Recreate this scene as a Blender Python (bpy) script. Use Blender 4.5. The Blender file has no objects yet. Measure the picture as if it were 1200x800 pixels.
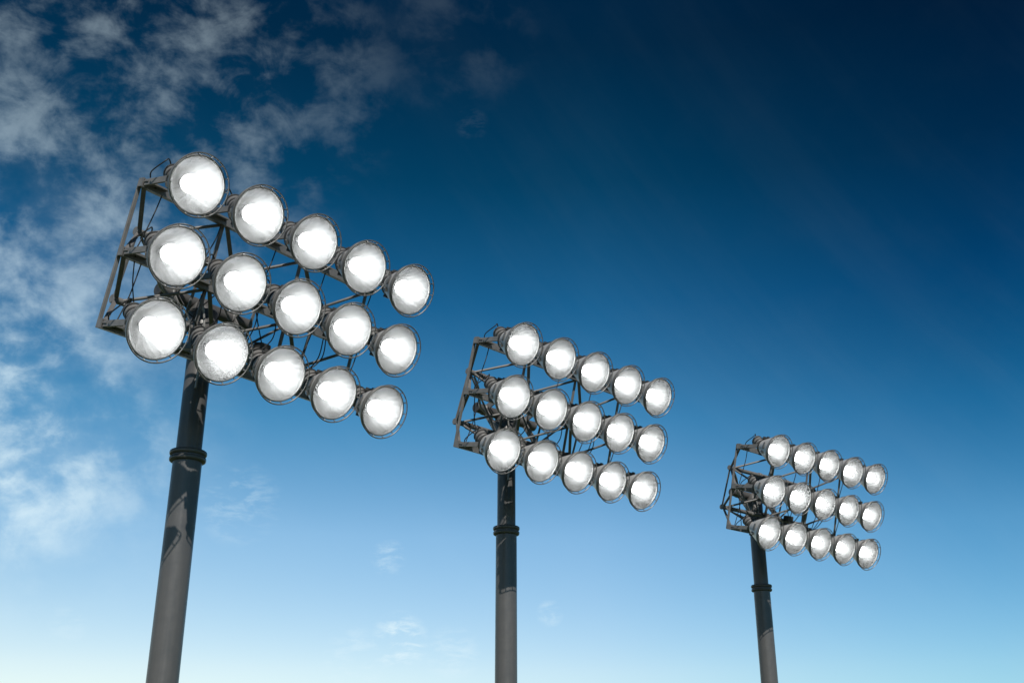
import bpy, math, random
from mathutils import Vector, Matrix

SC = bpy.context.scene
COL = SC.collection
R = math.radians
rnd = random.Random(7)

# ------------------------------------------------------------------ camera
U = 0.8                      # metres between neighbouring floodlights
EYE = 1.6
cam_d = bpy.data.cameras.new('camera')
cam_d.sensor_width = 36.0
cam_d.lens = 36.0 * 1268.8 / 1200.0
cam_d.clip_start = 0.05
cam_d.clip_end = 20000.0
cam = bpy.data.objects.new('camera', cam_d)
COL.objects.link(cam)
cam.location = (0, 0, EYE)
cam.rotation_euler = (R(90) + 0.37992, -0.0, 0)
SC.camera = cam

# ------------------------------------------------------------------ exposure
SC.view_settings.view_transform = 'Standard'
SC.view_settings.look = 'None'
SC.view_settings.exposure = 0.0
SC.view_settings.gamma = 1.0
SC.cycles.use_denoising = True
SC.cycles.use_adaptive_sampling = False
SC.cycles.sampling_pattern = 'TABULATED_SOBOL'
SC.cycles.caustics_reflective = False
SC.cycles.caustics_refractive = False
SC.cycles.blur_glossy = 1.0
SC.cycles.max_bounces = 8
SC.cycles.transparent_max_bounces = 12
SC.cycles.sample_clamp_indirect = 1.5

# ------------------------------------------------------------------ sun
SUN_EL, SUN_AZ = R(41), R(167)        # azimuth clockwise from +Y
sun_d = bpy.data.lights.new('sun', 'SUN')
sun_d.energy = 4.3
sun_d.angle = R(0.5)
sun_d.color = (1.0, 0.95, 0.88)
sun = bpy.data.objects.new('sun', sun_d)
COL.objects.link(sun)
SDIR = Vector((math.sin(SUN_AZ) * math.cos(SUN_EL), math.cos(SUN_AZ) * math.cos(SUN_EL), math.sin(SUN_EL)))
sun.rotation_euler = SDIR.to_track_quat('Z', 'Y').to_euler()

# ------------------------------------------------------------------ sky
world = bpy.data.worlds.new('World')
SC.world = world
world.use_nodes = True
wn = world.node_tree
N, L = wn.nodes, wn.links


def node(tree, kind, **kw):
    n = tree.nodes.new(kind)
    for k, v in kw.items():
        setattr(n, k, v)
    return n


def math_n(tree, op, a, b=None, c=None, clamp=False):
    n = tree.nodes.new('ShaderNodeMath')
    n.operation = op
    n.use_clamp = clamp
    for i, v in enumerate((a, b, c)):
        if v is None:
            continue
        if isinstance(v, (int, float)):
            n.inputs[i].default_value = v
        else:
            tree.links.new(v, n.inputs[i])
    return n.outputs[0]


def smooth_n(tree, x, lo, hi, to0=0.0, to1=1.0):
    n = tree.nodes.new('ShaderNodeMapRange')
    n.interpolation_type = 'SMOOTHSTEP'
    tree.links.new(x, n.inputs[0])
    for i, v in zip((1, 2, 3, 4), (lo, hi, to0, to1)):
        n.inputs[i].default_value = v
    return n.outputs[0]


sky = node(wn, 'ShaderNodeTexSky', sky_type='NISHITA', sun_disc=False, sun_elevation=SUN_EL,
           sun_rotation=SUN_AZ, altitude=1500.0, air_density=1.0, dust_density=0.3, ozone_density=4.0)
tc = node(wn, 'ShaderNodeTexCoord')
DIR = tc.outputs['Generated']
sep = node(wn, 'ShaderNodeSeparateXYZ')
L.new(DIR, sep.inputs[0])


def dot_n(v):
    d = node(wn, 'ShaderNodeVectorMath', operation='DOT_PRODUCT')
    L.new(DIR, d.inputs[0])
    d.inputs[1].default_value = Vector(v).normalized()
    return d.outputs['Value']


# deep polarised blue: the air darkens quickly with height
tilt = dot_n((0.0, 0.0, 1.0))
ramp = node(wn, 'ShaderNodeValToRGB')
stops = [(0.00, (1.00, 0.95, 0.92)), (0.085, (1.25, 1.15, 1.02)), (0.20, (1.06, 1.25, 1.16)), (0.30, (0.42, 1.00, 1.04)),
         (0.40, (0.10, 0.63, 0.76)), (0.50, (0.012, 0.345, 0.42)), (0.60, (0.006, 0.185, 0.25)),
         (0.70, (0.005, 0.14, 0.22)), (1.00, (0.005, 0.12, 0.20))]
el = ramp.color_ramp.elements
while len(el) < len(stops):
    el.new(0.5)
for e, (p, c) in zip(el, stops):
    e.position = p
    e.color = (c[0] / 2, c[1] / 2, c[2] / 2, 1)
L.new(math_n(wn, 'MAXIMUM', tilt, 0.0), ramp.inputs[0])
mul = node(wn, 'ShaderNodeVectorMath', operation='MULTIPLY')
L.new(sky.outputs[0], mul.inputs[0])
L.new(ramp.outputs[0], mul.inputs[1])
scl = node(wn, 'ShaderNodeVectorMath', operation='SCALE')
L.new(mul.outputs[0], scl.inputs[0])
scl.inputs['Scale'].default_value = 2.0
# the blue deepens steadily from the left of the view to the right, away from the hazier air
side = node(wn, 'ShaderNodeValToRGB')
sr = side.color_ramp.elements
sr[0].position, sr[0].color = 0.0, (1.0, 1.0, 1.0, 1)
sr[1].position, sr[1].color = 1.0, (0.03, 0.40, 0.52, 1)
e = sr.new(0.5)
e.color = (0.96, 0.97, 0.98, 1)
e = sr.new(0.83)
e.color = (0.06, 0.46, 0.58, 1)
L.new(smooth_n(wn, sep.outputs['X'], -0.6, 0.75), side.inputs[0])
mul2 = node(wn, 'ShaderNodeVectorMath', operation='MULTIPLY')
L.new(scl.outputs[0], mul2.inputs[0])
mixs = node(wn, 'ShaderNodeMix', data_type='RGBA')
L.new(smooth_n(wn, sep.outputs['Z'], 0.0, 0.45), mixs.inputs['Factor'])
low_side = node(wn, 'ShaderNodeValToRGB')
lr = low_side.color_ramp.elements
lr[0].position, lr[0].color = 0.0, (1.32, 1.14, 1.0, 1)
lr[1].position, lr[1].color = 0.83, (0.68, 0.92, 1.02, 1)
e = lr.new(0.5)
e.color = (1.0, 1.0, 1.0, 1)
L.new(side.inputs[0].links[0].from_socket, low_side.inputs[0])
L.new(low_side.outputs[0], mixs.inputs['A'])
L.new(side.outputs[0], mixs.inputs['B'])
L.new(mixs.outputs['Result'], mul2.inputs[1])
BLUE = mul2.outputs[0]

# thin cirrus: fractal noise on a high flat layer, seen in perspective
zc = math_n(wn, 'ADD', math_n(wn, 'MAXIMUM', sep.outputs['Z'], 0.0), 0.22)
comb = node(wn, 'ShaderNodeCombineXYZ')
L.new(math_n(wn, 'DIVIDE', sep.outputs['X'], zc), comb.inputs[0])
L.new(math_n(wn, 'DIVIDE', sep.outputs['Y'], zc), comb.inputs[1])


def noise(scale, detail, rough, dist, off, vec=None, rot=0.0, stretch=(1, 1, 1)):
    mp = node(wn, 'ShaderNodeMapping')
    mp.inputs['Location'].default_value = off
    mp.inputs['Rotation'].default_value = (0, 0, rot)
    mp.inputs['Scale'].default_value = stretch
    L.new(vec or comb.outputs[0], mp.inputs[0])
    n = node(wn, 'ShaderNodeTexNoise')
    n.inputs['Scale'].default_value = scale
    n.inputs['Detail'].default_value = detail
    n.inputs['Roughness'].default_value = rough
    n.inputs['Distortion'].default_value = dist
    L.new(mp.outputs[0], n.inputs['Vector'])
    return n.outputs['Fac']


big = noise(2.2, 3.0, 0.5, 0.3, (3.1, 1.7, 0.0))
puff = noise(18.0, 12.0, 0.57, 0.15, (15.3, 5.5, 5.7), vec=DIR, rot=0.2, stretch=(1.0, 1.0, 1.25))
wisp = noise(20.0, 10.0, 0.66, 0.8, (1.2, 9.4, 1.3), vec=DIR, rot=-0.4, stretch=(1.0, 1.0, 1.5))
body = smooth_n(wn, math_n(wn, 'ADD', math_n(wn, 'MULTIPLY', puff, 0.7), math_n(wn, 'MULTIPLY', wisp, 0.3)), 0.43, 0.68)


def lobe(v, lo, hi):
    return smooth_n(wn, dot_n(v), math.cos(R(hi)), math.cos(R(lo)))


def px_dir(x, y):
    u, v = (x - 600) / 1268.8, (400 - y) / 1268.8
    p = 0.37992
    return (u, math.cos(p) - v * math.sin(p), math.sin(p) + v * math.cos(p))


cover = lobe(px_dir(110, 80), 2.0, 15.0)
for (x, y, lo, hi, k) in ((310, 90, 0.5, 8.0, 0.5), (0, 330, 1.0, 9.0, 0.75), (0, 500, 1.0, 8.0, 0.85),
                          (110, 540, 0.5, 5.0, 0.35), (530, 40, 0.5, 5.0, 0.16)):
    cover = math_n(wn, 'MAXIMUM', cover, math_n(wn, 'MULTIPLY', lobe(px_dir(x, y), lo, hi), k))
away = smooth_n(wn, dot_n(px_dir(700, 400)), math.cos(R(38)), math.cos(R(50)))      # 1 well outside the view
elsewhere = math_n(wn, 'MULTIPLY', smooth_n(wn, big, 0.48, 0.62), away)
cover = math_n(wn, 'MAXIMUM', cover, math_n(wn, 'MULTIPLY', elsewhere, 0.7))
cover = math_n(wn, 'ADD', cover, 0.006)
cloud = math_n(wn, 'MULTIPLY', body, cover)
# a soft thin veil hanging down the left side
veil = math_n(wn, 'MULTIPLY', smooth_n(wn, math_n(wn, 'ADD', math_n(wn, 'MULTIPLY', big, 0.4), math_n(wn, 'MULTIPLY', puff, 0.6)), 0.36, 0.66), lobe(px_dir(-40, 430), 1.0, 15.0))
cloud = math_n(wn, 'ADD', cloud, math_n(wn, 'MULTIPLY', veil, 0.38))
# small detached fair-weather scraps low in the sky
scrap = smooth_n(wn, noise(46.0, 10.0, 0.66, 0.3, (4.0, 4.0, 2.0), vec=DIR, stretch=(0.8, 1, 2.2)), 0.42, 0.68)
low = None
for (x, y, lo, hi, k) in ((468, 752, 0.2, 1.7, 1.0), (455, 653, 0.1, 1.1, 0.4), (645, 718, 0.1, 0.8, 0.45), (415, 775, 0.3, 2.0, 0.4),
                          (80, 730, 0.2, 1.2, 0.2), (280, 590, 0.3, 2.4, 0.3), (553, 145, 0.1, 1.0, 0.12), (530, 765, 0.3, 1.6, 0.45)):
    s = math_n(wn, 'MULTIPLY', lobe(px_dir(x, y), lo, hi), k)
    low = s if low is None else math_n(wn, 'MAXIMUM', low, s)
cloud = math_n(wn, 'MAXIMUM', cloud, math_n(wn, 'MULTIPLY', scrap, low))
# faint slanting streaks of high haze
mp = node(wn, 'ShaderNodeMapping', vector_type='TEXTURE')
mp.inputs['Rotation'].default_value = (0, R(48), 0)
mp.inputs['Scale'].default_value = (1.0, 0.4, 0.10)
L.new(DIR, mp.inputs[0])
sn = node(wn, 'ShaderNodeTexNoise')
sn.inputs['Scale'].default_value = 1.6
sn.inputs['Detail'].default_value = 6
sn.inputs['Roughness'].default_value = 0.6
L.new(mp.outputs[0], sn.inputs['Vector'])
streak = math_n(wn, 'MULTIPLY', smooth_n(wn, sn.outputs['Fac'], 0.46, 0.72), 0.016)
cloud = math_n(wn, 'ADD', cloud, streak)
# cirrus is more strongly lit through the thick bright air low down
dens = smooth_n(wn, sep.outputs['Z'], 0.08, 0.56, 0.95, 0.22)
cloud = math_n(wn, 'MULTIPLY', cloud, dens, clamp=True)
mixc = node(wn, 'ShaderNodeMix', data_type='RGBA')
L.new(cloud, mixc.inputs['Factor'])
L.new(BLUE, mixc.inputs['A'])
mixc.inputs['B'].default_value = (7.3, 9.0, 9.8, 1)
bg = N['Background']
L.new(mixc.outputs['Result'], bg.inputs[0])
bg.inputs[1].default_value = 0.1


# ------------------------------------------------------------------ materials
def base_mat(name):
    m = bpy.data.materials.new(name)
    m.use_nodes = True
    return m, m.node_tree, m.node_tree.nodes['Principled BSDF']


def metal_paint(name, col, rough, metallic=0.0, var=0.25, scale=6.0, streak=True):
    """painted or galvanised steel with blotches, rain streaks and uneven gloss"""
    m, t, p = base_mat(name)
    co = node(t, 'ShaderNodeTexCoord')
    n1 = node(t, 'ShaderNodeTexNoise')
    n1.inputs['Scale'].default_value = scale
    n1.inputs['Detail'].default_value = 8
    n1.inputs['Roughness'].default_value = 0.65
    t.links.new(co.outputs['Object'], n1.inputs['Vector'])
    fac = n1.outputs['Fac']
    if streak:
        mp = node(t, 'ShaderNodeMapping')
        mp.inputs['Scale'].default_value = (1.0, 1.0, 0.04)
        t.links.new(co.outputs['Object'], mp.inputs[0])
        n2 = node(t, 'ShaderNodeTexNoise')
        n2.inputs['Scale'].default_value = 28.0
        n2.inputs['Detail'].default_value = 5
        t.links.new(mp.outputs[0], n2.inputs['Vector'])
        fac = math_n(t, 'ADD', math_n(t, 'MULTIPLY', n1.outputs['Fac'], 0.6), math_n(t, 'MULTIPLY', n2.outputs['Fac'], 0.4))
    rp = node(t, 'ShaderNodeValToRGB')
    a, b = rp.color_ramp.elements
    a.position, b.position = 0.35, 0.68
    a.color = (*[c * (1 - var) for c in col], 1)
    b.color = (*[c * (1 + var) for c in col], 1)
    t.links.new(fac, rp.inputs[0])
    t.links.new(rp.outputs[0], p.inputs['Base Color'])
    t.links.new(smooth_n(t, fac, 0.3, 0.7, rough - 0.07, rough + 0.09), p.inputs['Roughness'])
    p.inputs['Metallic'].default_value = metallic
    n3 = node(t, 'ShaderNodeTexNoise')
    n3.inputs['Scale'].default_value = 90.0
    n3.inputs['Detail'].default_value = 3
    t.links.new(co.outputs['Object'], n3.inputs['Vector'])
    bp = node(t, 'ShaderNodeBump')
    bp.inputs['Strength'].default_value = 0.06
    bp.inputs['Distance'].default_value = 0.004
    t.links.new(n3.outputs['Fac'], bp.inputs['Height'])
    t.links.new(bp.outputs[0], p.inputs['Normal'])
    return m


M_POLE = metal_paint('pole_paint', (0.085, 0.083, 0.082), 0.33, var=0.14)
M_STEEL = metal_paint('frame_paint', (0.155, 0.152, 0.150), 0.42, scale=9.0)
M_HOUSE = metal_paint('spun_aluminium', (0.56, 0.552, 0.54), 0.36, metallic=0.3, var=0.15, scale=7.0)
M_BEZEL = metal_paint('bezel_metal', (0.20, 0.20, 0.197), 0.35, metallic=0.4, var=0.2, scale=12.0, streak=False)
M_WIRE = metal_paint('ring_wire', (0.13, 0.128, 0.126), 0.4, metallic=0.4, var=0.2, scale=20.0, streak=False)
M_DARK = metal_paint('dark_fitting', (0.045, 0.044, 0.043), 0.45, var=0.3, scale=18.0, streak=False)
M_GALV = metal_paint('galvanised_conduit', (0.34, 0.335, 0.325), 0.4, metallic=0.3, var=0.2, scale=14.0, streak=False)

m, t, p = base_mat('cable_rubber')
p.inputs['Base Color'].default_value = (0.014, 0.014, 0.015, 1)
p.inputs['Roughness'].default_value = 0.5
M_CABLE = m

m, t, p = base_mat('reflector_aluminium')
p.inputs['Base Color'].default_value = (0.112, 0.112, 0.112, 1)
p.inputs['Metallic'].default_value = 0.85
co = node(t, 'ShaderNodeTexCoord')
n1 = node(t, 'ShaderNodeTexNoise')
n1.inputs['Scale'].default_value = 14.0
n1.inputs['Detail'].default_value = 4
t.links.new(co.outputs['Object'], n1.inputs['Vector'])
t.links.new(smooth_n(t, n1.outputs['Fac'], 0.3, 0.7, 0.32, 0.42), p.inputs['Roughness'])
bp = node(t, 'ShaderNodeBump')
bp.inputs['Strength'].default_value = 0.10
bp.inputs['Distance'].default_value = 0.02
t.links.new(n1.outputs['Fac'], bp.inputs['Height'])
t.links.new(bp.outputs[0], p.inputs['Normal'])
M_REFL = m

m, t, p = base_mat('lamp_glow')
t.nodes.remove(p)
em = node(t, 'ShaderNodeEmission')
em.inputs['Color'].default_value = (0.985, 1.0, 1.0, 1)
em.inputs['Strength'].default_value = 16.0
t.links.new(em.outputs[0], t.nodes['Material Output'].inputs['Surface'])
m.cycles.emission_sampling = 'NONE'
M_BULB = m

m, t, p = base_mat('lens_glass')
t.nodes.remove(p)
tr = node(t, 'ShaderNodeBsdfTransparent')
tr.inputs['Color'].default_value = (0.93, 0.95, 0.95, 1)
gl = node(t, 'ShaderNodeBsdfGlossy')
gl.inputs['Roughness'].default_value = 0.03
# translucent share added to the glass to widen the bright core, imitating bloom
fz = node(t, 'ShaderNodeBsdfTranslucent')
fz.inputs['Color'].default_value = (0.95, 0.97, 0.97, 1)
mf = node(t, 'ShaderNodeMixShader')
mf.inputs[0].default_value = 0.13
t.links.new(tr.outputs[0], mf.inputs[1])
t.links.new(fz.outputs[0], mf.inputs[2])
fr = node(t, 'ShaderNodeFresnel')
fr.inputs['IOR'].default_value = 1.5
mx = node(t, 'ShaderNodeMixShader')
t.links.new(fr.outputs[0], mx.inputs[0])
t.links.new(mf.outputs[0], mx.inputs[1])
t.links.new(gl.outputs[0], mx.inputs[2])
t.links.new(mx.outputs[0], t.nodes['Material Output'].inputs['Surface'])
M_GLASS = m

m, t, p = base_mat('grass_ground')
co = node(t, 'ShaderNodeTexCoord')
n1 = node(t, 'ShaderNodeTexNoise')
n1.inputs['Scale'].default_value = 0.6
n1.inputs['Detail'].default_value = 10
n1.inputs['Roughness'].default_value = 0.7
t.links.new(co.outputs['Object'], n1.inputs['Vector'])
rp = node(t, 'ShaderNodeValToRGB')
rp.color_ramp.elements[0].color = (0.030, 0.052, 0.016, 1)
rp.color_ramp.elements[1].color = (0.085, 0.115, 0.040, 1)
t.links.new(n1.outputs['Fac'], rp.inputs[0])
t.links.new(rp.outputs[0], p.inputs['Base Color'])
p.inputs['Roughness'].default_value = 0.9
M_GRASS = m


# ------------------------------------------------------------------ mesh helpers
class MB:
    def __init__(self):
        self.v, self.f = [], []

    def add(self, vs, fs):
        o = len(self.v)
        self.v += [tuple(x) for x in vs]
        self.f += [tuple(i + o for i in f) for f in fs]

    def bar(self, a, b, w, d, side=(0, 0, 1)):
        """flat bar from a to b; w across 'side' direction, d across the other; chamfered corners"""
        a, b = Vector(a), Vector(b)
        ax = (b - a).normalized()
        s = Vector(side)
        s = (s - ax * s.dot(ax)).normalized()
        q = ax.cross(s)
        c = min(w, d) * 0.14
        sec = [(w / 2 - c, d / 2), (-w / 2 + c, d / 2), (-w / 2, d / 2 - c), (-w / 2, -d / 2 + c),
               (-w / 2 + c, -d / 2), (w / 2 - c, -d / 2), (w / 2, -d / 2 + c), (w / 2, d / 2 - c)]
        self.sweep_section(sec, a, b, s, q)

    def sweep_section(self, sec, a, b, s, q):
        n = len(sec)
        vs = [a + s * x + q * y for x, y in sec] + [b + s * x + q * y for x, y in sec]
        fs = [(i, (i + 1) % n, n + (i + 1) % n, n + i) for i in range(n)]
        fs += [tuple(reversed(range(n))), tuple(range(n, 2 * n))]
        self.add(vs, fs)

    def path(self, pts, r, n=8, cap=True):
        pts = [Vector(p) for p in pts]
        rings, prev = [], None
        for i, p in enumerate(pts):
            ax = (pts[min(i + 1, len(pts) - 1)] - pts[max(i - 1, 0)]).normalized()
            s = prev if prev is not None else (Vector((0, 0, 1)) if abs(ax.z) < 0.9 else Vector((1, 0, 0)))
            s = (s - ax * s.dot(ax)).normalized()
            prev = s
            q = ax.cross(s)
            rr = r[i] if isinstance(r, (list, tuple)) else r
            rings.append([p + (s * math.cos(k * 2 * math.pi / n) + q * math.sin(k * 2 * math.pi / n)) * rr for k in range(n)])
        vs = [x for ring in rings for x in ring]
        fs = []
        for i in range(len(rings) - 1):
            for k in range(n):
                fs.append((i * n + k, i * n + (k + 1) % n, (i + 1) * n + (k + 1) % n, (i + 1) * n + k))
        if cap:
            fs.append(tuple(reversed(range(n))))
            fs.append(tuple(range((len(rings) - 1) * n, len(rings) * n)))
        self.add(vs, fs)

    def tube(self, a, b, r, n=20, bev=None):
        a, b = Vector(a), Vector(b)
        bev = r * 0.12 if bev is None else bev
        ax = (b - a).normalized() * bev
        self.path([a, a + ax, b - ax, b], [r - bev, r, r, r - bev], n)

    def lathe(self, prof, n=40, mat=None):
        """profile of (radius, z); radius 0 closes with a fan"""
        vs, idx, fs = [], [], []
        for r_, z_ in prof:
            if r_ < 1e-6:
                idx.append([len(vs)])
                vs.append(Vector((0, 0, z_)))
            else:
                idx.append(list(range(len(vs), len(vs) + n)))
                vs += [Vector((r_ * math.cos(2 * math.pi * k / n), r_ * math.sin(2 * math.pi * k / n), z_)) for k in range(n)]
        for A, B in zip(idx, idx[1:]):
            for k in range(n):
                j = (k + 1) % n
                if len(A) == 1:
                    fs.append((A[0], B[j], B[k]))
                elif len(B) == 1:
                    fs.append((A[k], A[j], B[0]))
                else:
                    fs.append((A[k], A[j], B[j], B[k]))
        if mat is not None:
            vs = [mat @ v for v in vs]
        self.add(vs, fs)

    def torus(self, c, R_, r, n=48, k=8, mat=None):
        vs, fs = [], []
        for i in range(n):
            a = 2 * math.pi * i / n
            for j in range(k):
                b = 2 * math.pi * j / k
                v = Vector(((R_ + r * math.cos(b)) * math.cos(a), (R_ + r * math.cos(b)) * math.sin(a), r * math.sin(b))) + Vector(c)
                vs.append(mat @ v if mat is not None else v)
        for i in range(n):
            for j in range(k):
                fs.append((i * k + j, ((i + 1) % n) * k + j, ((i + 1) % n) * k + (j + 1) % k, i * k + (j + 1) % k))
        self.add(vs, fs)

    def box(self, c, sx, sy, sz, X=(1, 0, 0), Y=(0, 1, 0), bev=0.12):
        X, Y = Vector(X).normalized(), Vector(Y).normalized()
        Z = X.cross(Y)
        c = Vector(c)
        m_ = min(sx, sy) * bev
        sec = [(sx / 2 - m_, sy / 2), (-sx / 2 + m_, sy / 2), (-sx / 2, sy / 2 - m_), (-sx / 2, -sy / 2 + m_),
               (-sx / 2 + m_, -sy / 2), (sx / 2 - m_, -sy / 2), (sx / 2, -sy / 2 + m_), (sx / 2, sy / 2 - m_)]
        self.sweep_section(sec, c - Z * sz / 2, c + Z * sz / 2, X, Y)

    def build(self, name, mat, parent=None, smooth=True, angle=35):
        me = bpy.data.meshes.new(name)
        me.from_pydata(self.v, [], self.f)
        me.materials.append(mat)
        import bmesh
        bm = bmesh.new()
        bm.from_mesh(me)
        bmesh.ops.recalc_face_normals(bm, faces=bm.faces)
        bm.to_mesh(me)
        bm.free()
        if smooth:
            me.polygons.foreach_set('use_smooth', [True] * len(me.polygons))
            me.set_sharp_from_angle(angle=R(angle))
        me.update()
        return link(name, me, parent)


def link(name, me, parent=None):
    o = bpy.data.objects.new(name, me)
    COL.objects.link(o)
    if parent is not None:
        o.parent = parent
    return o


# ------------------------------------------------------------------ ground
gm = MB()
n = 48
rings = [0.0, 12, 40, 120, 400, 1500, 6000]
gm.lathe([(r_, 0.0) for r_ in rings], n)
ground = gm.build('ground', M_GRASS, smooth=False)
ground['kind'] = 'structure'

# ------------------------------------------------------------------ floodlight tower
# tower space: metres, origin on the ground under the pole, -Y is the way the lights face, Z up.
LEAN = 0.2485                    # the rack leans forward at the top
ROW = 0.955
PANEL_Z = (5.96639 * U) + EYE    # rack centre above the ground


def P(a, up, n_):
    """a point of the rack: a along the crossarms, up the leaning plane, n out of the lens plane (rack units)"""
    cl, sl = math.cos(LEAN), math.sin(LEAN)
    return Vector((U * (a - 0.02), U * (-2.12 - up * sl - n_ * cl), U * (up * cl - n_ * sl) + PANEL_Z))


UPV = (P(0, 1, 0) - P(0, 0, 0)).normalized()
NV = (P(0, 0, 1) - P(0, 0, 0)).normalized()
XV = Vector((1, 0, 0))


def flat_lines(pts, n_=8):
    """smooth curve through points (Catmull-Rom)"""
    pts = [Vector(p) for p in pts]
    out = []
    for i in range(len(pts) - 1):
        p0, p1, p2, p3 = pts[max(i - 1, 0)], pts[i], pts[i + 1], pts[min(i + 2, len(pts) - 1)]
        for k in range(n_):
            s = k / n_
            out.append(0.5 * ((2 * p1) + (-p0 + p2) * s + (2 * p0 - 5 * p1 + 4 * p2 - p3) * s * s + (-p0 + 3 * p1 - 3 * p2 + p3) * s ** 3))
    out.append(pts[-1])
    return out


# --- floodlight meshes, in lamp space: origin at the lens centre, +Z out of the lens, Y up
def lamp_meshes():
    d = {}
    # spun cone housing with a rolled rim and a stepped neck (outside shell)
    b = MB()
    b.lathe([(0.0, -0.545), (0.120, -0.545), (0.135, -0.535), (0.140, -0.505), (0.152, -0.500), (0.156, -0.470), (0.176, -0.462),
             (0.182, -0.440), (0.205, -0.395), (0.262, -0.270), (0.318, -0.140), (0.352, -0.058), (0.361, -0.040), (0.372, -0.034)], 48)
    d['floodlight'] = (b, M_HOUSE, 28)
    # reflector bowl: 24 shallow petals
    b = MB()
    nseg, prof = 72, []
    dip = [1.0 - rnd.uniform(0.003, 0.010) for _ in range(24)]
    for i in range(13):
        s = i / 12
        prof.append((0.052 + (0.356 - 0.052) * s, -0.415 + 0.400 * s ** 1.75))
    vs, fs = [], []
    for i, (r_, z_) in enumerate(prof):
        for k in range(nseg):
            ph = (k % 3)
            rr = r_ * (1.0 if ph else dip[k // 3])
            a = 2 * math.pi * k / nseg
            vs.append((rr * math.cos(a), rr * math.sin(a), z_))
    for i in range(len(prof) - 1):
        for k in range(nseg):
            fs.append((i * nseg + k, i * nseg + (k + 1) % nseg, (i + 1) * nseg + (k + 1) % nseg, (i + 1) * nseg + k))
    b.add(vs, fs)
    d['reflector'] = (b, M_REFL, 25)
    # bezel ring clamping the glass
    b = MB()
    b.lathe([(0.358, -0.050), (0.378, -0.046), (0.385, -0.036), (0.385, 0.004), (0.379, 0.014), (0.369, 0.018), (0.360, 0.012), (0.356, -0.004),
             (0.358, -0.050)], 56)
    for k in range(12):
        a = 2 * math.pi * (k + 0.5) / 12
        b.lathe([(0.011, 0.0), (0.011, 0.008), (0.006, 0.012), (0, 0.012)], 6,
                Matrix.Translation((0.370 * math.cos(a), 0.370 * math.sin(a), 0.014)))
    d['bezel'] = (b, M_BEZEL, 35)
    # domed front glass
    b = MB()
    b.lathe([(0.357, 0.000), (0.320, 0.018), (0.270, 0.034), (0.20, 0.050), (0.12, 0.061), (0.05, 0.065), (0.0, 0.066)], 48)
    d['lens'] = (b, M_GLASS, 60)
    # discharge lamp: bright envelope, dark end and socket
    b = MB()
    b.lathe([(0.0, -0.340), (0.044, -0.332), (0.080, -0.290), (0.112, -0.235), (0.124, -0.180), (0.117, -0.125), (0.092, -0.080), (0.052, -0.050), (0, -0.040)], 28)
    d['bulb'] = (b, M_BULB, 60)
    b = MB()
    b.lathe([(0, -0.430), (0.058, -0.430), (0.058, -0.385), (0.040, -0.380), (0.036, -0.342), (0.0, -0.341)], 20)
    d['socket'] = (b, M_DARK, 35)
    # thin wire ring standing off the rim on little posts
    b = MB()
    b.torus((0, 0, 0.058), 0.406, 0.0095, 64, 6)
    for k in range(14):
        a = 2 * math.pi * (k + 0.3) / 14
        c, s = math.cos(a), math.sin(a)
        b.path([(0.380 * c, 0.380 * s, 0.0), (0.394 * c, 0.394 * s, 0.030), (0.406 * c, 0.406 * s, 0.057)], 0.0085, 5)
    d['guard_ring'] = (b, M_WIRE, 50)
    # rear can with two straps, tipped up behind the neck
    can = Matrix.Translation((0.0, 0.055, -0.615)) @ Matrix.Rotation(R(24), 4, 'X')
    b = MB()
    b.lathe([(0.0, 0.03), (0.095, 0.03), (0.120, 0.015), (0.124, 0.0), (0.124, -0.150), (0.116, -0.168), (0.098, -0.178), (0.0, -0.182)], 28, can)
    d['rear_can'] = (b, M_STEEL, 30)
    b = MB()
    for z in (-0.030, -0.120):
        b.lathe([(0.123, z - 0.016), (0.133, z - 0.014), (0.133, z + 0.014), (0.123, z + 0.016)], 28, can)
    d['strap'] = (b, M_DARK, 30)
    # clamp band on the neck with an upright latch and hinge bolts
    b = MB()
    b.lathe([(0.150, -0.528), (0.172, -0.526), (0.172, -0.492), (0.150, -0.490)], 32)
    b.box((0.0, 0.205, -0.495), 0.075, 0.085, 0.075)
    b.box((0.055, 0.235, -0.455), 0.045, 0.07, 0.05)
    b.tube((-0.085, 0.205, -0.495), (0.085, 0.205, -0.495), 0.018, 10)
    b.box((0.13, 0.15, -0.50), 0.05, 0.06, 0.06)
    b.box((0.0, -0.185, -0.51), 0.09, 0.05, 0.06)
    d['clamp_band'] = (b, M_DARK, 35)
    # latch toggles spaced round the cone
    for i, ang in enumerate((78, 205, 330)):
        b = MB()
        a = R(ang)
        c = Vector((math.cos(a), math.sin(a), 0))
        o_ = c * 0.268 + Vector((0, 0, -0.285))
        sl = Vector((c.x * 0.43, c.y * 0.43, 1)).normalized()
        tg = Vector((-c.y, c.x, 0))
        b.box(o_ + c * 0.008, 0.055, 0.030, 0.12, tg, sl.cross(tg))
        d['latch' + ' ' * i] = (b, M_BEZEL, 35)
    # oval slot plate on the flank of the cone
    b = MB()
    c = Vector((-1, 0.15, 0)).normalized()
    sl = Vector((c.x * 0.43, c.y * 0.43, 1)).normalized()
    tg = sl.cross(c).normalized()
    nn = tg.cross(sl).normalized()
    if nn.dot(c) < 0:
        nn = -nn
    o_ = c * 0.284 + Vector((0, 0, -0.225)) + nn * 0.002
    pl = []
    for h_ in (0.0, 0.014):
        for k in range(20):
            a = 2 * math.pi * k / 20
            y = math.cos(a) * 0.036
            x = math.sin(a) * 0.036 + (0.050 if math.sin(a) > 0 else -0.050)
            pl.append(o_ + tg * x + sl * y + nn * h_)
    b.add(pl, [(k, (k + 1) % 20, 20 + (k + 1) % 20, 20 + k) for k in range(20)] + [tuple(range(20, 40))])
    d['side_plate'] = (b, M_BEZEL, 35)
    return d


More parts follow.
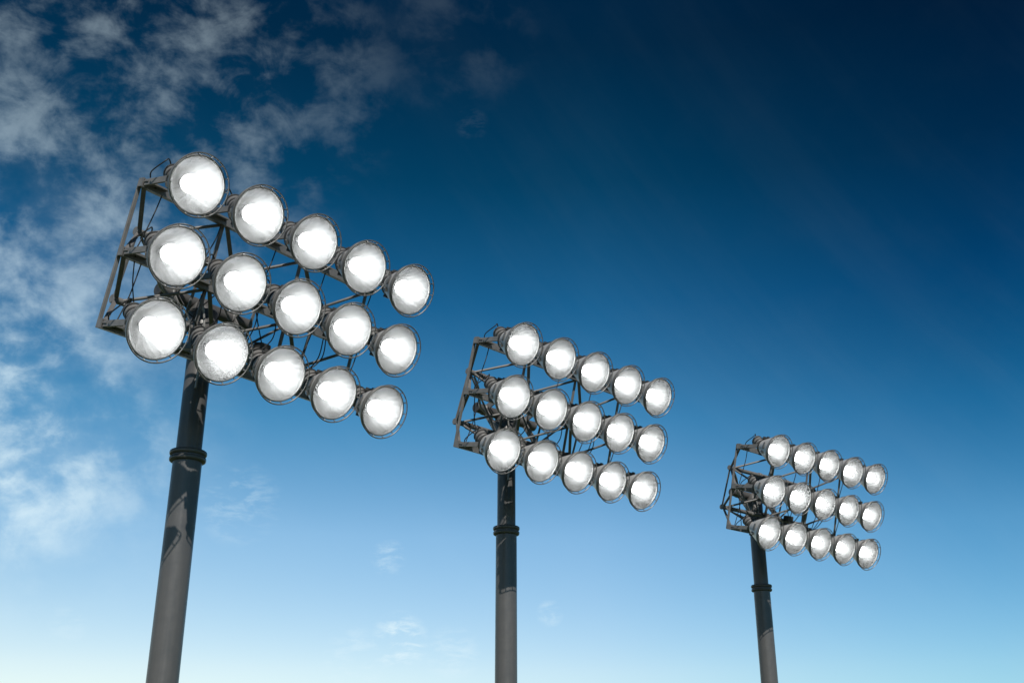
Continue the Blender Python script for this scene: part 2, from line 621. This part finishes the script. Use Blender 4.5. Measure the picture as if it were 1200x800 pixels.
LAMP = {}
for key, (b, mt, ang) in lamp_meshes().items():
    b.v = [tuple(c * U for c in v) for v in b.v]
    o = b.build(key, mt, None, True, ang)
    LAMP[key] = o.data
    bpy.data.objects.remove(o)

AIM_YAW, AIM_DOWN = 0.07, 0.45


def lamp_matrix(col, row, jy=0.0, jd=0.0):
    ya, dn = AIM_YAW + jy, AIM_DOWN + jd
    Ldir = Vector((-math.sin(ya) * math.cos(dn), -math.cos(ya) * math.cos(dn), -math.sin(dn)))
    xa = Vector((0, 0, 1)).cross(Ldir).normalized()
    ya_ = Ldir.cross(xa)
    m_ = Matrix((xa, ya_, Ldir)).transposed().to_4x4()
    m_.translation = P(col - 2, (1 - row) * ROW, 0.0)
    return m_


ROWS_UP = (1.02, 0.055, -0.925)          # heights of the crossarms on the leaning plane
CN = [-2.12, -0.74, 0.74, 2.15]            # truss nodes on the crossarms
TN = [-1.62, 0.0, 1.62]                  # truss nodes on the rear tubes
TUBES = ((0.547, -1.66), (-0.432, -1.755))
NF = -1.03


def make_tower():
    root = bpy.data.objects.new('floodlight_tower', None)
    COL.objects.link(root)
    root.empty_display_size = 1.0
    # pole: wider lower length, narrower upper length, rounded head
    b = MB()
    zc = PANEL_Z - 1.76 * U
    top = PANEL_Z + 0.50 * U
    b.lathe([(0.0, -0.4), (0.218 * U, -0.4), (0.206 * U, zc - 1.2), (0.203 * U, zc), (0.180 * U, zc), (0.178 * U, top - 0.10), (0.168 * U, top - 0.04),
             (0.13 * U, top), (0.0, top + 0.01)], 56)
    b.build('pole', M_POLE, root)
    # double ring collar where the two lengths meet
    b = MB()
    for dz, rr in ((0.045, 0.262), (-0.045, 0.258)):
        z0 = zc + dz * U
        b.lathe([(0.178 * U, z0 - 0.034 * U), (rr * U - 0.014, z0 - 0.034 * U), (rr * U - 0.004, z0 - 0.024 * U), (rr * U, z0), (rr * U - 0.004, z0 + 0.024 * U),
                 (rr * U - 0.014, z0 + 0.034 * U), (0.178 * U, z0 + 0.034 * U)], 56)
    b.lathe([(0.21 * U, zc - 0.085 * U), (0.228 * U, zc - 0.08 * U), (0.228 * U, zc + 0.08 * U), (0.181 * U, zc + 0.085 * U)], 56)
    b.build('collar', M_POLE, root, angle=45)
    # big cross tube on the pole head with end caps
    ca, cb = P(-0.74, 0.05, -2.3), P(0.92, 0.03, -2.3)
    b = MB()
    b.tube(ca, cb, 0.098 * U, 28)
    head = b.build('head_tube', M_POLE, root)
    for q, s in ((ca, -1), (cb, 1)):
        b = MB()
        b.tube(q - XV * 0.012 * s, q + XV * 0.02 * s, 0.104 * U, 28)
        b.build('end_cap', M_DARK, head)
    # saddle cone between pole head and cross tube
    b = MB()
    c0 = Vector((0, 0, top - 0.30))
    mid = (P(0.02, 0.05, -2.3))
    b.path([c0, Vector((0, mid.y * 0.4, top - 0.05)), mid + Vector((0, 0, 0.02))], [0.20 * U, 0.235 * U, 0.15 * U], 28)
    b.build('saddle', M_POLE, root)
    # two rear round tubes
    tubes = []
    for k, (u_, n_) in enumerate(TUBES):
        a0, a1 = P(-1.69, u_, n_), P(1.72, u_, n_)
        b = MB()
        b.tube(a0, a1, 0.050 * U, 20)
        tb = b.build('rear_tube', M_STEEL, root)
        for q, s in ((a0, -1), (a1, 1)):
            b = MB()
            b.tube(q - XV * 0.004 * s, q + XV * 0.022 * s, 0.064 * U, 20)
            b.build('end_cap', M_STEEL, tb)
        for a_ in (-1.36, -1.30, 1.1):
            b = MB()
            q = P(a_, u_, n_)
            b.tube(q - XV * 0.011, q + XV * 0.011, 0.056 * U, 20)
            b.build('band', M_DARK, tb)
    # three C-channel crossarms, lamps bolted in front
    for r_, u_ in enumerate(ROWS_UP):
        b = MB()
        w, dpt, th = 0.118 * U, 0.100 * U, 0.014 * U
        sec = [(w / 2, 0), (w / 2, dpt), (w / 2 - th, dpt), (w / 2 - th, th), (-w / 2 + th, th), (-w / 2 + th, dpt), (-w / 2, dpt), (-w / 2, 0)]
        b.sweep_section(sec, P(-2.145, u_, NF), P(2.175, u_, NF), UPV, -NV)
        arm = b.build('crossarm', M_STEEL, root, smooth=False)
        arm_len = 0.02
        for a_ in CN:                                    # bolts on the web
            for s in (-1, 1):
                b = MB()
                q = P(a_ + 0.06 * s + (0.10 if a_ < -2 else -0.10 if a_ > 2 else 0), u_, NF)
                b.path([q, q + NV * 0.012], 0.013, 6)
                b.build('bolt', M_DARK, arm)
        for s in (-1, 1):                                # end plates
            b = MB()
            b.box(P(2.185, u_, NF - 0.045) if s > 0 else P(-2.155, u_, NF - 0.045), 0.018 * U, 0.122 * U, 0.108 * U, XV, UPV)
            b.build('end_plate', M_STEEL, arm)
    # upright flat bars of the front face
    for a_ in CN:
        b = MB()
        b.bar(P(a_, ROWS_UP[0] + 0.05, NF - 0.124), P(a_, ROWS_UP[2] - 0.05, NF - 0.124), 0.052 * U, 0.03 * U, XV)
        b.build('upright', M_STEEL, root)
    # zigzag braces between crossarms and rear tubes
    planes = [(ROWS_UP[0], TUBES[0]), (ROWS_UP[1], TUBES[0]), (ROWS_UP[1], TUBES[1]), (ROWS_UP[2], TUBES[1])]
    for (uc, (ut, nt_)) in planes:
        up_s = 1 if uc > ut else -1
        seq = [(CN[0], TN[0], 0), (CN[1], TN[0], 1), (CN[1], TN[1], 0), (CN[2], TN[1], 1), (CN[2], TN[2], 0), (CN[3], TN[2], 1)]
        for ac, at, kind in seq:
            d_in = 0.055
            sh = 0.045 if ac < at else -0.045
            pc = P(ac + sh, uc - up_s * 0.05, NF - 0.075)
            pt = P(at - sh * 0.7, ut, nt_)
            dr = (pc - pt).normalized()
            pt = pt + dr * 0.045 * U
            b = MB()
            if kind == 0:
                b.bar(pc, pt, 0.060 * U, 0.026 * U, XV)
                b.build('brace', M_STEEL, root)
            else:
                b.tube(pc, pt, 0.023 * U, 12)
                b.build('brace', M_STEEL, root)
    # rear face: uprights and one crossing diagonal between the tubes
    for a_ in (-1.68, -0.55, 0.55, 1.68):
        b = MB()
        b.bar(P(a_, TUBES[0][0] - 0.05, TUBES[0][1] - 0.005), P(a_, TUBES[1][0] + 0.05, TUBES[1][1] - 0.005), 0.045 * U, 0.02 * U, XV)
        b.build('rear_upright', M_STEEL, root)
    for a0, a1 in ((-1.60, -0.62), (1.60, 0.62), (-0.45, 0.45)):
        b = MB()
        b.tube(P(a0, TUBES[0][0] - 0.052, TUBES[0][1] - 0.01), P(a1, TUBES[1][0] + 0.052, TUBES[1][1] - 0.01), 0.02 * U, 10)
        b.build('rear_diagonal', M_STEEL, root)
    # bracket plates from the head tube to the rear tubes
    for a_ in (-0.52, 0.60):
        for k, (u_, n_) in enumerate(TUBES):
            q0, q1 = P(a_, 0.05, -2.3), P(a_, u_, n_)
            dr = (q1 - q0).normalized()
            b = MB()
            b.bar(q0 + dr * 0.085 * U, q1 - dr * 0.035 * U, 0.022 * U, 0.13 * U, XV)
            b.build('bracket', M_STEEL, root)
            b = MB()
            b.tube(q1 - XV * 0.05 * U, q1 + XV * 0.05 * U, 0.066 * U, 20)
            b.build('pipe_clamp', M_STEEL, root)
        b = MB()
        q0 = P(a_, 0.05, -2.3)
        b.tube(q0 - XV * 0.05 * U, q0 + XV * 0.05 * U, 0.114 * U, 28)
        b.build('pipe_clamp', M_STEEL, root)
    # saddle block where the lower rear tube touches the pole
    q = P(0.02, TUBES[1][0], TUBES[1][1])
    b = MB()
    b.box((0, (q.y - 0.10) / 2 - 0.03, q.z), 0.26 * U, abs(q.y) - 0.08, 0.16 * U)
    b.build('pole_block', M_POLE, root)
    b = MB()
    b.lathe([(0.18 * U, -0.06), (0.192 * U, -0.057), (0.192 * U, 0.057), (0.18 * U, 0.06)], 48, Matrix.Translation((0, 0, q.z)))
    b.build('pole_band', M_DARK, root)
    # splice box and conduits
    b = MB()
    q = P(0.80, TUBES[1][0] + 0.06, TUBES[1][1] + 0.12)
    b.box(q, 0.20 * U, 0.15 * U, 0.16 * U, XV, UPV)
    b.build('junction_box', M_DARK, root)
    b = MB()
    b.path(flat_lines([P(-0.24, 0.15, -1.98), Vector((-0.10, -0.155, PANEL_Z + 0.22 * U)), Vector((-0.10, -0.155, PANEL_Z - 0.35 * U)),
                       Vector((-0.115, -0.150, PANEL_Z - 0.8 * U))], 6), 0.013, 8)
    b.build('conduit', M_GALV, root)
    b = MB()
    b.path(flat_lines([P(-1.5, TUBES[0][0] - 0.06, -1.68), P(-1.25, 0.28, -1.75), P(-0.95, 0.02, -1.95), P(-0.55, -0.1, -2.05)], 6), 0.017, 8)
    b.build('conduit', M_GALV, root)
    b = MB()
    b.path(flat_lines([P(-1.45, TUBES[1][0] - 0.06, -1.72), P(-1.1, -0.62, -1.45), P(-0.75, -0.84, -1.16)], 6), 0.017, 8)
    b.build('conduit', M_GALV, root)
    # slack supply cables between crossarms and across the rear tubes
    cab = []
    rr = random.Random(11)
    for r_ in range(2):
        for c_ in range(5):
            a_ = c_ - 2
            u0, u1 = ROWS_UP[r_] - 0.06, ROWS_UP[r_ + 1] + 0.06
            s = 0.02 + 0.06 * rr.random()
            cab.append([P(a_ + 0.16 + 0.05 * rr.random(), u0, NF - 0.05), P(a_ + 0.15, u0 - 0.22, NF - 0.03), P(a_ + 0.16 - s, u0 - 0.50, NF - 0.05),
                        P(a_ + 0.09 - s, u1 + 0.0, NF - 0.06)])
    for c_ in range(3):
        a_ = c_ - 0.9
        cab.append([P(a_ + 0.42, ROWS_UP[1] - 0.06, NF - 0.06), P(a_ + 0.50, -0.30, NF - 0.16), P(a_ + 0.30, -0.56, NF - 0.30), P(a_ - 0.05, -0.52, NF - 0.50),
                    P(a_ - 0.30, TUBES[1][0] + 0.04, TUBES[1][1] + 0.07)])
    cab.append([P(-1.92, ROWS_UP[1] - 0.06, NF - 0.06), P(-1.84, -0.30, NF - 0.08), P(-1.70, -0.62, NF - 0.1), P(-1.66, ROWS_UP[2] + 0.06, NF - 0.08)])
    cab.append([P(0.80, TUBES[1][0] + 0.02, -1.60), P(0.45, -0.62, -1.5), P(0.0, -0.52, -1.62), P(-0.35, -0.30, -1.75), P(-0.62, -0.12, -1.98)])
    cab.append([P(0.85, TUBES[1][0] + 0.02, -1.60), P(1.15, -0.66, -1.45), P(1.45, -0.60, -1.40), P(1.62, -0.30, -1.30), P(1.5, 0.0, NF - 0.1)])
    cab.append([P(0.75, TUBES[1][0] + 0.12, -1.60), P(0.55, -0.05, -1.55), P(0.38, 0.25, -1.55), P(0.2, TUBES[0][0] - 0.05, -1.62)])
    cab.append([P(-0.55, 0.12, -2.18), P(-0.35, -0.15, -1.95), P(-0.15, 0.22, -1.7), P(-0.1, TUBES[0][0] - 0.04, -1.63)])
    for pts in cab:
        b = MB()
        b.path(flat_lines(pts, 7), 0.0075, 6)
        b.build('cable', M_CABLE, root, angle=60)
    # fifteen floodlights
    for row in range(3):
        for col in range(5):
            jy, jd = rr.uniform(-0.012, 0.012), rr.uniform(-0.012, 0.012)
            mat = lamp_matrix(col, row, jy, jd)
            inv = mat.inverted()
            fl = link('floodlight', LAMP['floodlight'], root)
            fl.matrix_local = mat
            for key in ('reflector', 'bezel', 'lens', 'bulb', 'socket', 'guard_ring', 'rear_can', 'strap', 'clamp_band', 'latch', 'latch ', 'latch  ', 'side_plate'):
                link(key.strip(), LAMP[key], fl)
            # mounting arm from the crossarm to the neck, in lamp space
            u_ = ROWS_UP[row]
            a_ = col - 2
            x0 = a_ - 0.125
            b = MB()
            q0, q1 = P(x0, u_, NF + 0.012), P(x0 + 0.03, u_ + 0.03, NF + 0.50)
            b.bar(inv @ q0, inv @ q1, 0.088 * U, 0.030 * U, inv.to_3x3() @ UPV)
            q2, q3 = P(x0 + 0.04, u_ + 0.03, NF + 0.455), P(a_ - 0.03, u_ + 0.045, NF + 0.47)
            b.tube(inv @ q2, inv @ q3, 0.030 * U, 12)
            b.build('mounting_arm', M_STEEL, fl)
            b = MB()
            b.box(inv @ P(a_ + 0.02, u_ + 0.012, NF + 0.05), 0.34 * U, 0.02 * U, 0.10 * U,
                  inv.to_3x3() @ XV, inv.to_3x3() @ UPV)
            b.build('base_plate', M_STEEL, fl)
            # lead that loops from the rear can down to the crossarm
            b = MB()
            s = rr.uniform(-0.03, 0.03)
            pts = [Vector((-0.07, 0.20, -0.74)) * U, Vector((-0.13 + s, 0.25, -0.72)) * U, Vector((-0.19 + s, 0.20, -0.68)) * U,
                   inv @ P(a_ - 0.21, u_ + 0.11, NF + 0.24), inv @ P(a_ - 0.16, u_ + 0.045, NF + 0.16)]
            b.path(flat_lines(pts, 6), 0.0075, 6)
            b.build('lead', M_CABLE, fl, angle=60)
    return root


def copy_tree(o, parent=None):
    c = o.copy()
    COL.objects.link(c)
    if parent is not None:
        c.parent = parent
        c.matrix_parent_inverse = o.matrix_parent_inverse.copy()
        c.matrix_basis = o.matrix_basis.copy()
    for ch in KIDS.get(o.name, ()):
        copy_tree(ch, c)
    return c


FITS = [((-2.94722, 13.68380, 5.96639), 0.925109),
        ((1.40661, 19.50763, 6.16340), 0.806975),
        ((7.64084, 26.03116, 6.11260), 0.696580)]
LABELS = ['tallest-looking grey floodlight tower, biggest lamps, standing under the patchy white clouds',
          'grey floodlight tower in the middle of the row with all fifteen lamps lit',
          'smallest-looking grey floodlight tower, farthest away against clear blue sky']

first = make_tower()
KIDS = {}
for o in COL.objects:
    if o.parent is not None:
        KIDS.setdefault(o.parent.name, []).append(o)
towers = [first]
for i in range(1, 3):
    towers.append(copy_tree(first))
for tw, ((X, Y, Z), yaw), lab in zip(towers, FITS, LABELS):
    nh = Vector((math.sin(yaw), -math.cos(yaw), 0))
    av = Vector((math.cos(yaw), math.sin(yaw), 0))
    base = Vector((X, Y, 0)) - 2.12 * nh + 0.02 * av
    tw.location = (base.x * U, base.y * U, (Z - 5.96639) * U)
    tw.rotation_euler = (0, 0, yaw)
    tw['label'] = lab
    tw['category'] = 'floodlight tower'
    tw['group'] = 'floodlight towers in a row'
